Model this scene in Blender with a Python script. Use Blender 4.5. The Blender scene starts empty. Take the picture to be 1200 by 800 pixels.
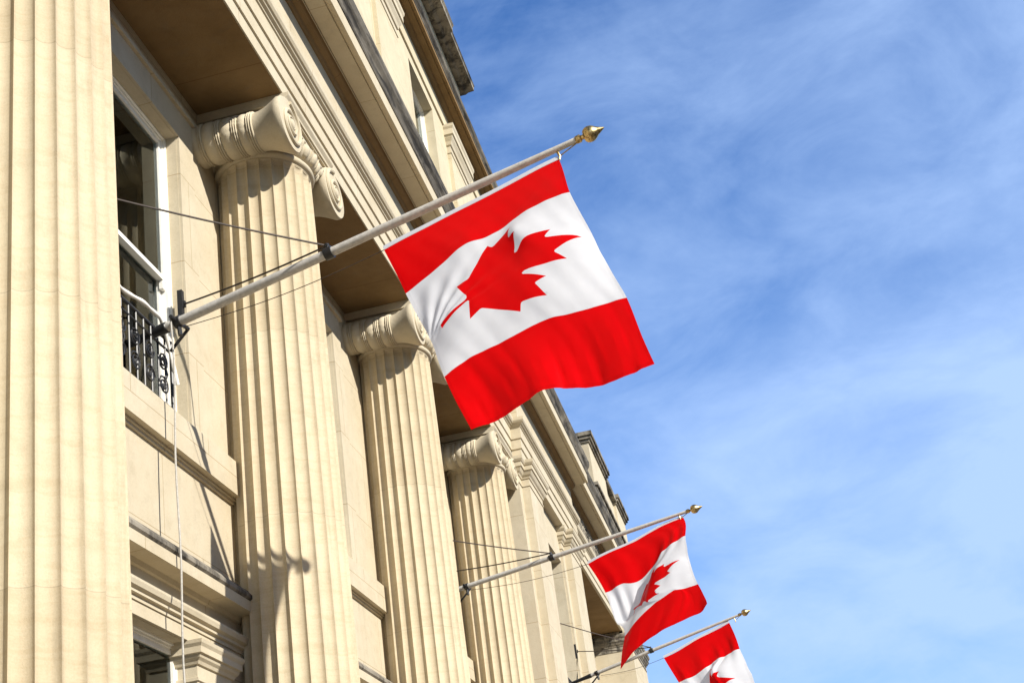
import bpy, bmesh, math, random
import numpy as np
from mathutils import Vector, Matrix, noise
from mathutils.geometry import delaunay_2d_cdt, tessellate_polygon
random.seed(7)
scene = bpy.context.scene
COL = scene.collection
# ------------------------------------------------------------------ camera
# metres; x = out of the facade, y = along the street, z = up; the eye is the origin, 1.65 m above the pavement
cam_d = bpy.data.cameras.new('camera'); cam = bpy.data.objects.new('camera', cam_d); COL.objects.link(cam)
RIGHT = Vector((0.96719468, 0.22001867, -0.12698909))
DOWN = Vector((-0.19335514, 0.31335992, -0.92974155))
FWD = Vector((-0.16476721, 0.92379508, 0.34562179))
m = Matrix.Identity(4)
for i in range(3):
    m[i][0] = RIGHT[i]; m[i][1] = -DOWN[i]; m[i][2] = -FWD[i]
cam.matrix_world = m
cam_d.sensor_width = 36; cam_d.lens = 1524.13/1200*36; cam_d.shift_y = 200/1200
cam_d.clip_start = .05; cam_d.clip_end = 3000
scene.camera = cam
# ------------------------------------------------------------------ sky and sun
SUN = Vector((1, -.60, .70)).normalized()
world = bpy.data.worlds.new('World'); scene.world = world; world.use_nodes = True
wt = world.node_tree; wt.nodes.clear()
W = wt.nodes.new
sky = W('ShaderNodeTexSky'); sky.sky_type = 'NISHITA'; sky.sun_disc = False
sky.sun_elevation = math.asin(SUN.z); sky.sun_rotation = math.atan2(SUN.x, SUN.y)
sky.altitude = 0; sky.air_density = 1.0; sky.dust_density = .15; sky.ozone_density = 2.5
tc = W('ShaderNodeTexCoord'); mp = W('ShaderNodeMapping'); mp.inputs['Scale'].default_value = (1.0, 1.2, 1.9); mp.inputs['Rotation'].default_value = (.25, .3, .5)
L = wt.links.new
def wnoise(scale, detail, dist):
    n = W('ShaderNodeTexNoise'); n.inputs['Scale'].default_value = scale; n.inputs['Detail'].default_value = detail; n.inputs['Roughness'].default_value = .6; n.inputs['Distortion'].default_value = dist
    L(mp.outputs[0], n.inputs['Vector']); return n
def wmath(op, a, b):
    n = W('ShaderNodeMath'); n.operation = op; n.use_clamp = op == 'MULTIPLY_ADD'
    for i, v in enumerate((a, b)):
        if isinstance(v, (int, float)): n.inputs[i].default_value = v
        else: L(v, n.inputs[i])
    return n.outputs[0]
L(tc.outputs['Generated'], mp.inputs['Vector'])
tint = W('ShaderNodeMix'); tint.data_type = 'RGBA'; tint.blend_type = 'MULTIPLY'; tint.inputs[7].default_value = (.44, .96, 1.58, 1)
L(sky.outputs[0], tint.inputs[6])
# thin high cloud: a broad veil, thicker towards the horizon up the street, broken by soft streaks
sep = W('ShaderNodeSeparateXYZ'); L(tc.outputs['Generated'], sep.inputs[0])
low = W('ShaderNodeMapRange'); low.inputs[1].default_value = .68; low.inputs[2].default_value = .22; low.inputs[3].default_value = .0; low.inputs[4].default_value = .46; L(sep.outputs['Z'], low.inputs[0])
east = W('ShaderNodeMapRange'); east.inputs[1].default_value = -.2; east.inputs[2].default_value = .35; east.inputs[3].default_value = 0; east.inputs[4].default_value = .40; L(sep.outputs['X'], east.inputs[0])
ahead = W('ShaderNodeMapRange'); ahead.interpolation_type = 'SMOOTHSTEP'; ahead.inputs[1].default_value = -.1; ahead.inputs[2].default_value = .55; L(sep.outputs['Y'], ahead.inputs[0])
L(ahead.outputs[0], tint.inputs[0])
nA = wnoise(2.1, 8, .3); nB = wnoise(8.5, 12, .5)
rA = W('ShaderNodeMapRange'); rA.inputs[1].default_value = .36; rA.inputs[2].default_value = .66; rA.inputs[3].default_value = -.16; rA.inputs[4].default_value = .30; L(nA.outputs['Fac'], rA.inputs[0])
rB = W('ShaderNodeMapRange'); rB.inputs[1].default_value = .35; rB.inputs[2].default_value = .68; rB.inputs[3].default_value = -.11; rB.inputs[4].default_value = .15; L(nB.outputs['Fac'], rB.inputs[0])
fac = wmath('ADD', wmath('ADD', low.outputs[0], east.outputs[0]), wmath('ADD', rA.outputs[0], rB.outputs[0]))
cl = W('ShaderNodeClamp'); cl.inputs['Max'].default_value = .90; L(fac, cl.inputs[0])
fac = wmath('MULTIPLY', cl.outputs[0], ahead.outputs[0])
mx = W('ShaderNodeMix'); mx.data_type = 'RGBA'
mx.inputs[7].default_value = (4.1, 5.75, 8.9, 1)
bg = W('ShaderNodeBackground'); bg.inputs['Strength'].default_value = .088
wo = W('ShaderNodeOutputWorld')
L(fac, mx.inputs[0]); L(tint.outputs[2], mx.inputs[6]); L(mx.outputs[2], bg.inputs['Color']); L(bg.outputs[0], wo.inputs['Surface'])
sd = bpy.data.lights.new('sun', 'SUN'); sd.energy = 5.0; sd.angle = math.radians(.55); sd.color = (1, .945, .85)
so = bpy.data.objects.new('sun', sd); COL.objects.link(so); so.rotation_euler = SUN.to_track_quat('Z', 'Y').to_euler()
so.location = (30, -15, 30)
scene.view_settings.view_transform = 'Standard'; scene.view_settings.look = 'None'
scene.view_settings.exposure = .56; scene.view_settings.gamma = 1
scene.view_settings.use_curve_mapping = False
# ------------------------------------------------------------------ materials
def mat(name):
    mt = bpy.data.materials.new(name); mt.use_nodes = True
    nt = mt.node_tree; b = nt.nodes['Principled BSDF']
    return mt, nt, b
def ramp(nt, stops):
    r = nt.nodes.new('ShaderNodeValToRGB'); cr = r.color_ramp
    while len(cr.elements) < len(stops): cr.elements.new(.5)
    for e, (p, c) in zip(cr.elements, stops): e.position = p; e.color = (*c, 1)
    return r
def noise_n(nt, vec, scale, detail=5, rough=.6, dist=0):
    n = nt.nodes.new('ShaderNodeTexNoise'); n.inputs['Scale'].default_value = scale; n.inputs['Detail'].default_value = detail
    n.inputs['Roughness'].default_value = rough; n.inputs['Distortion'].default_value = dist
    nt.links.new(vec, n.inputs['Vector']); return n
def mapping(nt, vec, sc):
    q = nt.nodes.new('ShaderNodeMapping'); q.inputs['Scale'].default_value = sc; nt.links.new(vec, q.inputs['Vector']); return q.outputs[0]
def mixc(nt, f, a, b, mode='MIX'):
    q = nt.nodes.new('ShaderNodeMix'); q.data_type = 'RGBA'; q.blend_type = mode
    for s, v in ((0, f), (6, a), (7, b)):
        if isinstance(v, (int, float)): q.inputs[s].default_value = v
        elif isinstance(v, tuple): q.inputs[s].default_value = (*v, 1)
        else: nt.links.new(v, q.inputs[s])
    return q.outputs[2]
def stone(name, c0=(.50, .43, .305), c1=(.57, .505, .38), stain=.25, joints=None, grain=1.0, dark=(.16, .135, .10), bands=0, stain_lo=.56, stain_hi=.78, bump=.25, streak=(3.2, 3.2, .42), drums=0):
    mt, nt, b = mat(name)
    co = nt.nodes.new('ShaderNodeTexCoord').outputs['Object']
    n1 = noise_n(nt, co, 1.7, 6, .65, .3)
    base = ramp(nt, [(.3, c0), (.7, c1)]); nt.links.new(n1.outputs['Fac'], base.inputs[0])
    col = base.outputs[0]
    # tone differs from block to block where there are joints, and in faint drums or beds
    if bands:
        bm_ = mapping(nt, co, (.6, .6, bands)); nb = noise_n(nt, bm_, 2.0, 4, .6, 1.2)
        rb = ramp(nt, [(.38, (.90, .86, .80)), (.52, (1, 1, 1)), (.68, (.95, .93, .89))]); nt.links.new(nb.outputs['Fac'], rb.inputs[0])
        col = mixc(nt, .55, col, rb.outputs[0], 'MULTIPLY')
    # streaky weathering running down
    st = mapping(nt, co, streak); n2 = noise_n(nt, st, 1.6, 7, .68, .4)
    r2 = ramp(nt, [(stain_lo, (0, 0, 0)), (stain_hi, (1, 1, 1))]); nt.links.new(n2.outputs['Fac'], r2.inputs[0])
    mm = nt.nodes.new('ShaderNodeMath'); mm.operation = 'MULTIPLY'; mm.inputs[1].default_value = stain; nt.links.new(r2.outputs[0], mm.inputs[0])
    col = mixc(nt, mm.outputs[0], col, dark)
    # grey blotches
    n4 = noise_n(nt, co, 5.5, 8, .7, .2); r4 = ramp(nt, [(.5, (1, 1, 1)), (.72, (.80, .80, .78))]); nt.links.new(n4.outputs['Fac'], r4.inputs[0])
    col = mixc(nt, .6, col, r4.outputs[0], 'MULTIPLY')
    n3 = noise_n(nt, co, 85*grain, 4, .7); r3 = ramp(nt, [(.3, (.86, .85, .83)), (.55, (1, 1, 1))]); nt.links.new(n3.outputs['Fac'], r3.inputs[0])
    col = mixc(nt, .7, col, r3.outputs[0], 'MULTIPLY')
    hgt = n3.outputs['Fac']
    if drums:
        # every drum of the shaft has a tone of its own and meets the next in a hairline joint
        s_ = nt.nodes.new('ShaderNodeSeparateXYZ'); nt.links.new(co, s_.inputs[0])
        def mt_(op, a_, b_):
            q_ = nt.nodes.new('ShaderNodeMath'); q_.operation = op
            for i_, v_ in enumerate((a_, b_)):
                if isinstance(v_, (int, float)): q_.inputs[i_].default_value = v_
                else: nt.links.new(v_, q_.inputs[i_])
            return q_.outputs[0]
        zz = mt_('DIVIDE', mt_('ADD', s_.outputs['Z'], 1.3), drums)
        wn = nt.nodes.new('ShaderNodeTexWhiteNoise'); wn.noise_dimensions = '1D'; nt.links.new(mt_('FLOOR', zz, 0), wn.inputs['W'])
        rr = ramp(nt, [(0, (.93, .92, .90)), (1, (1, 1, 1))]); nt.links.new(wn.outputs['Value'], rr.inputs[0])
        col = mixc(nt, 1.0, col, rr.outputs[0], 'MULTIPLY')
        jn = mt_('LESS_THAN', mt_('FRACT', zz, 0), .006/drums)
        col = mixc(nt, mt_('MULTIPLY', jn, .38), col, (.2, .16, .11))
    if joints:
        bw, bh = joints
        sp = nt.nodes.new('ShaderNodeSeparateXYZ'); nt.links.new(co, sp.inputs[0])
        cb = nt.nodes.new('ShaderNodeCombineXYZ'); nt.links.new(sp.outputs['Y'], cb.inputs['X']); nt.links.new(sp.outputs['Z'], cb.inputs['Y'])
        br = nt.nodes.new('ShaderNodeTexBrick'); nt.links.new(cb.outputs[0], br.inputs['Vector'])
        br.inputs['Scale'].default_value = 1; br.inputs['Brick Width'].default_value = bw; br.inputs['Row Height'].default_value = bh
        br.inputs['Mortar Size'].default_value = .0045; br.inputs['Mortar Smooth'].default_value = .3
        br.inputs['Color1'].default_value = (1, 1, 1, 1); br.inputs['Color2'].default_value = (.95, .935, .91, 1); br.inputs['Mortar'].default_value = (.62, .53, .42, 1)
        br.inputs['Bias'].default_value = -.3
        col = mixc(nt, .9, col, br.outputs['Color'], 'MULTIPLY')
    nt.links.new(col, b.inputs['Base Color'])
    b.inputs['Roughness'].default_value = .88; b.inputs['Specular IOR Level'].default_value = .25
    bp = nt.nodes.new('ShaderNodeBump'); bp.inputs['Strength'].default_value = bump; bp.inputs['Distance'].default_value = .006
    nt.links.new(hgt, bp.inputs['Height'])
    bp2 = nt.nodes.new('ShaderNodeBump'); bp2.inputs['Strength'].default_value = .15 if drums else .35; bp2.inputs['Distance'].default_value = .012
    nt.links.new(n4.outputs['Fac'], bp2.inputs['Height']); nt.links.new(bp.outputs[0], bp2.inputs['Normal']); nt.links.new(bp2.outputs[0], b.inputs['Normal'])
    return mt
def plain(name, c, rough=.5, metal=0, var=.15, scale=20, spec=.5):
    mt, nt, b = mat(name)
    co = nt.nodes.new('ShaderNodeTexCoord').outputs['Object']
    n = noise_n(nt, co, scale, 5, .65); r = ramp(nt, [(.3, tuple(x*(1-var) for x in c)), (.7, tuple(min(1, x*(1+var)) for x in c))])
    nt.links.new(n.outputs['Fac'], r.inputs[0]); nt.links.new(r.outputs[0], b.inputs['Base Color'])
    b.inputs['Roughness'].default_value = rough; b.inputs['Metallic'].default_value = metal; b.inputs['Specular IOR Level'].default_value = spec
    return mt
M = {}
M['stone'] = stone('pale_limestone', stain=.16, joints=(1.37, .93))
M['column'] = stone('column_limestone', (.505, .425, .295), (.575, .50, .36), stain=.34, bands=6.0, drums=1.83, streak=(7, 7, .5), stain_lo=.54, dark=(.24, .205, .15))
M['carved'] = stone('carved_limestone', stain=.22, bump=.35)
M['trim'] = stone('moulded_limestone', stain=.20, joints=(1.62, 50))
M['soffit'] = stone('shaded_soffit_limestone', (.20, .125, .052), (.26, .17, .08), stain=.25, joints=(2.1, 50))  # limestone for undersides: their shade, with some dirt, put into the dark brown colour
M['stained'] = stone('sooty_limestone', (.17, .15, .12), (.34, .305, .245), stain=.92, dark=(.028, .026, .023), stain_lo=.46, stain_hi=.62)
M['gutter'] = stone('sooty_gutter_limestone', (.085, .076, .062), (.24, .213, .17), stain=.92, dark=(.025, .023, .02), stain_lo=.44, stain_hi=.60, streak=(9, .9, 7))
M['upper'] = stone('upper_limestone', (.52, .45, .31), (.60, .53, .38), stain=.12, joints=(1.9, .9))
M['white'] = plain('white_joinery', (.80, .78, .72), .45, var=.10, scale=9)
M['pole'] = plain('grey_white_pole_paint', (.50, .48, .445), .42, var=.20, scale=26)
M['black'] = plain('black_iron', (.018, .018, .019), .42, var=.4, scale=30)
M['wire'] = plain('rusty_stay_wire', (.045, .030, .022), .6, var=.4, scale=30)
M['rope'] = plain('weathered_rope', (.42, .40, .36), .85, var=.25, scale=60)
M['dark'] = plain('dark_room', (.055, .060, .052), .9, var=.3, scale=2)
M['curtain'] = plain('grey_curtain', (.16, .145, .125), .9, var=.2, scale=4)
M['asphalt'] = plain('asphalt', (.12, .105, .085), .9, var=.3, scale=6)
M['paving'] = plain('paving_stone', (.30, .24, .16), .85, var=.25, scale=3)
M['brick'] = plain('brown_brick', (.16, .10, .065), .9, var=.3, scale=4)
M['roof'] = plain('lead_roof', (.12, .12, .125), .7, var=.3, scale=2)
mt, nt, b = mat('gilded_brass'); M['gold'] = mt
b.inputs['Metallic'].default_value = 1; b.inputs['Roughness'].default_value = .36
co = nt.nodes.new('ShaderNodeTexCoord').outputs['Object']; n = noise_n(nt, co, 38, 6, .7)
r = ramp(nt, [(.35, (.16, .10, .035)), (.62, (.83, .63, .30))]); nt.links.new(n.outputs['Fac'], r.inputs[0]); nt.links.new(r.outputs[0], b.inputs['Base Color'])
# window glass: mirror-like reflection over a see-through pane
mt = bpy.data.materials.new('window_glass'); mt.use_nodes = True; nt = mt.node_tree; nt.nodes.clear(); M['glass'] = mt
gl = nt.nodes.new('ShaderNodeBsdfGlossy'); gl.inputs['Roughness'].default_value = .015; gl.inputs['Color'].default_value = (.9, .95, .93, 1)
tr = nt.nodes.new('ShaderNodeBsdfTransparent'); tr.inputs['Color'].default_value = (.62, .68, .66, 1)
fr = nt.nodes.new('ShaderNodeFresnel'); fr.inputs['IOR'].default_value = 1.5
ms = nt.nodes.new('ShaderNodeMixShader'); o_ = nt.nodes.new('ShaderNodeOutputMaterial')
nt.links.new(fr.outputs[0], ms.inputs[0]); nt.links.new(tr.outputs[0], ms.inputs[1]); nt.links.new(gl.outputs[0], ms.inputs[2]); nt.links.new(ms.outputs[0], o_.inputs['Surface'])
def cloth(name, c, ctr):
    mt, nt, b = mat(name)
    co = nt.nodes.new('ShaderNodeTexCoord').outputs['UV']
    wv = nt.nodes.new('ShaderNodeTexWave'); wv.inputs['Scale'].default_value = 190; wv.inputs['Distortion'].default_value = .6
    nt.links.new(co, wv.inputs['Vector'])
    n = noise_n(nt, co, 7, 5, .6); r = ramp(nt, [(.3, tuple(x*.93 for x in c)), (.7, c)]); nt.links.new(n.outputs['Fac'], r.inputs[0])
    sp = nt.nodes.new('ShaderNodeSeparateXYZ'); nt.links.new(co, sp.inputs[0])
    def mth(op, a_, b_):
        q_ = nt.nodes.new('ShaderNodeMath'); q_.operation = op
        for i_, v_ in enumerate((a_, b_)):
            if isinstance(v_, (int, float)): q_.inputs[i_].default_value = v_
            else: nt.links.new(v_, q_.inputs[i_])
        return q_.outputs[0]
    hem = mth('MAXIMUM', mth('GREATER_THAN', sp.outputs['Y'], 1.968), mth('MAXIMUM', mth('LESS_THAN', sp.outputs['X'], .017), mth('GREATER_THAN', sp.outputs['X'], .983)))
    seam = mth('LESS_THAN', mth('ABSOLUTE', mth('SUBTRACT', mth('ABSOLUTE', mth('SUBTRACT', sp.outputs['Y'], 1.0), 0), .5), 0), .006)
    hemc = mixc(nt, mth('MULTIPLY', mth('MAXIMUM', hem, seam), .22), r.outputs[0], tuple(x*.5 for x in c))
    nt.links.new(hemc, b.inputs['Base Color'])
    b.inputs['Roughness'].default_value = .36; b.inputs['Specular IOR Level'].default_value = .13
    bp = nt.nodes.new('ShaderNodeBump'); bp.inputs['Strength'].default_value = .06; bp.inputs['Distance'].default_value = .002; nt.links.new(wv.outputs['Fac'], bp.inputs['Height']); nt.links.new(bp.outputs[0], b.inputs['Normal'])
    t = nt.nodes.new('ShaderNodeBsdfTranslucent'); t.inputs['Color'].default_value = (*ctr, 1)
    q = nt.nodes.new('ShaderNodeMixShader'); q.inputs[0].default_value = .40
    out = nt.nodes['Material Output']
    nt.links.new(b.outputs[0], q.inputs[1]); nt.links.new(t.outputs[0], q.inputs[2]); nt.links.new(q.outputs[0], out.inputs['Surface'])
    return mt
M['flag_red'] = cloth('red_flag_nylon', (.78, .001, .003), (.88, .002, .004))
M['flag_white'] = cloth('white_flag_nylon', (.84, .86, .92), (.88, .9, .95))
# ------------------------------------------------------------------ builders
def link(name, bm, mt, parent=None, smooth=None, kind=None):
    me = bpy.data.meshes.new(name)
    bmesh.ops.recalc_face_normals(bm, faces=bm.faces[:])
    if smooth is not None:
        for f in bm.faces: f.smooth = True
        for e in bm.edges:
            if len(e.link_faces) == 2 and e.calc_face_angle(0) > smooth: e.smooth = False
    bm.to_mesh(me); bm.free()
    o = bpy.data.objects.new(name, me); COL.objects.link(o)
    if mt is not None: me.materials.append(mt)
    if parent is not None: o.parent = parent
    if kind: o['kind'] = kind
    return o
def thing(name, label, cat, loc=(0, 0, 0), group=None):
    o = bpy.data.objects.new(name, None); COL.objects.link(o); o.location = loc; o.empty_display_size = .3
    o['label'] = label; o['category'] = cat
    if group: o['group'] = group
    return o
def box(bm, x0, x1, y0, y1, z0, z1):
    v = [bm.verts.new(p) for p in ((x0, y0, z0), (x1, y0, z0), (x1, y1, z0), (x0, y1, z0), (x0, y0, z1), (x1, y0, z1), (x1, y1, z1), (x0, y1, z1))]
    for f in ((0, 1, 2, 3), (4, 5, 6, 7), (0, 1, 5, 4), (1, 2, 6, 5), (2, 3, 7, 6), (3, 0, 4, 7)): bm.faces.new([v[i] for i in f])
def cap(bm, vs):
    for t in tessellate_polygon([[v.co for v in vs]]):
        try: bm.faces.new([vs[i] for i in t])
        except ValueError: pass
def prof(bm, pts, y0, y1, ret=None):
    """an (x, z) outline run along the facade and closed at both ends; ret = (plane, x): the near end turns the corner back to x"""
    n = len(pts); xb = min(p[0] for p in pts)
    yy = (lambda x: y0-max(0, x-ret[0])) if ret else (lambda x: y0)
    a = [bm.verts.new((x, yy(x), z)) for x, z in pts]; c = [bm.verts.new((x, y1, z)) for x, z in pts]
    for i in range(n): bm.faces.new((a[i], a[(i+1) % n], c[(i+1) % n], c[i]))
    cap(bm, c)
    if not ret: cap(bm, a); return
    e = [v if pts[i][0] <= xb+1e-6 else bm.verts.new((ret[1], yy(pts[i][0]), pts[i][1])) for i, v in enumerate(a)]
    for i in range(n):
        q = []
        for v in (a[i], a[(i+1) % n], e[(i+1) % n], e[i]):
            if v not in q: q.append(v)
        if len(q) > 2: bm.faces.new(q)
def tube(bm, pts, r, seg=10, caps=True):
    pts = [Vector(p) for p in pts]; rr = r if isinstance(r, (list, tuple)) else [r]*len(pts)
    rings = []; up = None
    for i, p in enumerate(pts):
        d = (pts[min(i+1, len(pts)-1)]-pts[max(i-1, 0)]).normalized()
        if up is None: up = d.orthogonal().normalized()
        up = (up-d*up.dot(d)).normalized(); s = d.cross(up)
        rings.append([bm.verts.new(p+(up*math.cos(t)+s*math.sin(t))*rr[i]) for t in (2*math.pi*k/seg for k in range(seg))])
    for a, c in zip(rings, rings[1:]):
        for k in range(seg): bm.faces.new((a[k], a[(k+1) % seg], c[(k+1) % seg], c[k]))
    if caps: bm.faces.new(rings[0]); bm.faces.new(rings[-1])
def lathe(bm, prof_, origin, axis, seg=24):
    """(distance along axis, radius) pairs turned round an axis"""
    axis = Vector(axis).normalized(); u = axis.orthogonal().normalized(); w = axis.cross(u); o = Vector(origin)
    rings = [[bm.verts.new(o+axis*d+(u*math.cos(t)+w*math.sin(t))*max(r, 1e-4)) for t in (2*math.pi*k/seg for k in range(seg))] for d, r in prof_]
    for a, c in zip(rings, rings[1:]):
        for k in range(seg): bm.faces.new((a[k], a[(k+1) % seg], c[(k+1) % seg], c[k]))
    bm.faces.new(rings[0]); bm.faces.new(rings[-1])
def wall(bm, x, y0, y1, z0, z1, holes, depth):
    """a slab whose front face is the plane x, pierced by (y0, y1, z0, z1) openings with reveals"""
    ys = sorted({y0, y1, *[h[0] for h in holes], *[h[1] for h in holes]}); zs = sorted({z0, z1, *[h[2] for h in holes], *[h[3] for h in holes]})
    def q(*p): bm.faces.new([bm.verts.new(k) for k in p])
    for a, b_ in zip(ys, ys[1:]):
        for c, d in zip(zs, zs[1:]):
            if any(h[0] <= a and b_ <= h[1] and h[2] <= c and d <= h[3] for h in holes): continue
            q((x, a, c), (x, b_, c), (x, b_, d), (x, a, d)); q((x-depth, a, c), (x-depth, b_, c), (x-depth, b_, d), (x-depth, a, d))
    for h in list(holes)+[(y0, y1, z0, z1)]:
        a, b_, c, d = h; e = x-depth
        q((x, a, c), (e, a, c), (e, a, d), (x, a, d)); q((x, b_, c), (e, b_, c), (e, b_, d), (x, b_, d))
        q((x, a, c), (x, b_, c), (e, b_, c), (e, a, c)); q((x, a, d), (x, b_, d), (e, b_, d), (e, a, d))
    bmesh.ops.remove_doubles(bm, verts=bm.verts[:], dist=1e-5)
FLAG_POINTS = [
[(0,0,-2.238,8.496,5.523),(0.25,0,-1.859,8.440,5.597),(0.5,0,-1.481,8.385,5.665),(0.75,0,-1.115,8.329,5.732),(1,0,-0.757,8.274,5.794),(0,0.25,-2.066,8.321,5.004),(0.2,0.25,-1.751,8.277,5.137),(0.36,0.25,-1.536,8.241,5.241),(0.46,0.25,-1.403,8.219,5.245),(0.59,0.25,-1.227,8.190,5.291),(0.8,0.25,-0.954,8.143,5.365),(1,0.25,-0.701,8.099,5.370),(0.252,0.401,-1.625,8.159,4.848),(0.252,0.599,-1.538,8.021,4.514),(0.59,0.432,-1.160,8.062,4.987),(0.59,0.568,-1.105,7.967,4.728),(0.82,0.422,-0.865,8.018,5.047),(0.82,0.578,-0.773,7.909,4.727),(0.923,0.5,-0.656,7.941,4.888),(0.077,0.5,-1.771,8.129,4.538),(0.684,0.6125,-0.935,7.915,4.628),(0.65,0.6875,-0.944,7.870,4.456),(0.493,0.687,-1.157,7.905,4.420),(0.684,0.3875,-1.141,8.073,5.153),(0.493,0.32,-1.365,8.162,5.128),(0,0.5,-1.862,8.146,4.434),(1,0.5,-0.551,7.924,4.760),(0,0.375,-1.966,8.233,4.723),(0,0.625,-1.812,8.058,4.250),(1,0.375,-0.624,8.011,5.063),(1,0.625,-0.482,7.836,4.495),(0,0.75,-1.762,7.971,4.063),(0.14,0.75,-1.586,7.940,4.153),(0.28,0.75,-1.395,7.909,4.188),(0.4,0.75,-1.237,7.882,4.214),(0.5,0.75,-1.079,7.860,4.250),(0.67,0.75,-0.838,7.822,4.250),(0.8,0.75,-0.662,7.793,4.244),(1,0.75,-0.416,7.749,4.251),(0,1,-1.590,7.796,3.553),(0.12,1,-1.438,7.769,3.583),(0.3,1,-1.194,7.729,3.632),(0.42,1,-1.042,7.703,3.664),(0.62,1,-0.787,7.658,3.628),(0.84,1,-0.509,7.609,3.603),(1,1,-0.305,7.574,3.636),(0,0.875,-1.679,7.883,3.801),(1,0.875,-0.363,7.661,3.929)],
[(0,0,-2.090,17.105,5.430),(0.5,0,-1.375,16.999,5.593),(1,0,-0.676,16.893,5.759),(0,0.25,-1.887,16.880,4.914),(0.25,0.25,-1.616,16.827,4.980),(0.48,0.25,-1.237,16.778,5.074),(0.64,0.25,-1.038,16.744,5.280),(0.82,0.25,-0.861,16.706,5.367),(1,0.25,-0.684,16.668,5.429),(0.252,0.4,-1.526,16.691,4.556),(0.48,0.31,-1.317,16.724,4.870),(0.48,0.42,-1.310,16.625,4.805),(0.65,0.3125,-1.173,16.686,5.047),(0.684,0.3875,-1.147,16.611,5.045),(0.59,0.432,-1.170,16.591,4.995),(0.82,0.422,-1.011,16.551,5.064),(0.3,0.3,-1.518,16.771,4.742),(0.25,0.5,-1.497,16.602,4.516),(0.4,0.5,-1.376,16.570,4.673),(0.6,0.5,-1.174,16.527,4.895),(0.75,0.5,-1.011,16.496,4.960),(0.923,0.5,-0.804,16.459,5.051),(0.05,0.5,-1.681,16.644,4.408),(0.077,0.42,-1.707,16.710,4.452),(0.252,0.599,-1.401,16.512,4.545),(0.59,0.568,-1.174,16.468,4.783),(0.82,0.578,-0.946,16.411,4.888),(0.684,0.6125,-1.096,16.408,4.734),(0.65,0.6875,-1.132,16.348,4.614),(0.493,0.687,-1.295,16.382,4.537),(0,0.5,-1.766,16.655,4.391),(1,0.5,-0.679,16.443,5.010),(0,0.375,-1.833,16.767,4.657),(1,0.375,-0.686,16.555,5.224),(1,0.625,-0.656,16.330,4.796),(0,0.75,-1.679,16.430,4.158),(0.2,0.75,-1.464,16.387,4.339),(0.42,0.75,-1.193,16.341,4.513),(0.62,0.75,-0.926,16.298,4.607),(1,0.75,-0.618,16.218,4.606),(0,1,-1.773,16.205,3.683),(0.14,1,-1.579,16.175,3.866),(0.42,1,-1.235,16.116,4.036),(0.64,1,-0.966,16.069,4.110),(0.82,1,-0.745,16.031,4.166),(0.93,1,-0.609,16.007,4.190),(1,1,-0.539,15.993,4.269),(0,0.875,-1.734,16.317,3.925),(1,0.875,-0.566,16.105,4.416)],
[(0,0,-1.700,22.788,5.251),(0.5,0,-1.058,22.695,5.448),(1,0,-0.450,22.601,5.627),(0,0.25,-1.505,22.564,4.734),(0.25,0.25,-1.221,22.517,4.781),(0.5,0.25,-0.907,22.470,4.922),(0.75,0.25,-0.649,22.423,5.011),(1,0.25,-0.351,22.376,5.076),(0.59,0.432,-0.908,22.289,4.672),(0.82,0.422,-0.761,22.255,4.737),(0.923,0.5,-0.512,22.166,4.547),(1,0.375,-0.292,22.264,4.813),(1,0.5,-0.230,22.151,4.569),(0,0.5,-1.330,22.338,4.156),(0.5,0.5,-0.732,22.245,4.333),(0,0.75,-1.205,22.113,3.598),(0.5,0.75,-0.568,22.020,3.737),(1,0.75,-0.110,21.926,3.947),(0,1,-1.122,21.889,3.010),(0.5,1,-0.508,21.795,3.095),(1,1,0.011,21.701,3.305)]]
def link(name, bm, mt, parent=None, smooth=None, kind=None, _l=link):
    o = _l(name, bm, mt, parent, smooth, kind)
    if parent is not None and parent.type == 'EMPTY':
        o.matrix_parent_inverse = Matrix.Translation(-parent.location)
    return o
def copy_part(o, parent, dy):
    c = o.copy(); COL.objects.link(c); c.location.y += dy      # the copy keeps its parent
    for ch in list(o.children):
        d = ch.copy(); COL.objects.link(d); d.parent = c
    return c
def steps(bm, xb, xf, ya, yb, pts):
    rows = [[bm.verts.new(p) for p in ((xb, ya-d, z), (xf+d, ya-d, z), (xf+d, yb+d, z), (xb, yb+d, z))] for d, z in pts]
    for a, c in zip(rows, rows[1:]):
        for k in range(4): bm.faces.new((a[k], a[(k+1) % 4], c[(k+1) % 4], c[k]))
    bm.faces.new(rows[0]); bm.faces.new(rows[-1])
# ------------------------------------------------------------------ ground
G = -1.65
bm = bmesh.new(); box(bm, -3.2, 1.6, -40, 120, G-.2, G)
link('pavement', bm, M['paving'], kind='structure')
bm = bmesh.new()
v = [bm.verts.new(p) for p in ((-900, -900, G-.12), (900, -900, G-.12), (900, 900, G-.12), (-900, 900, G-.12))]; bm.faces.new(v)
link('road', bm, M['asphalt'], kind='structure')
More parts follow.
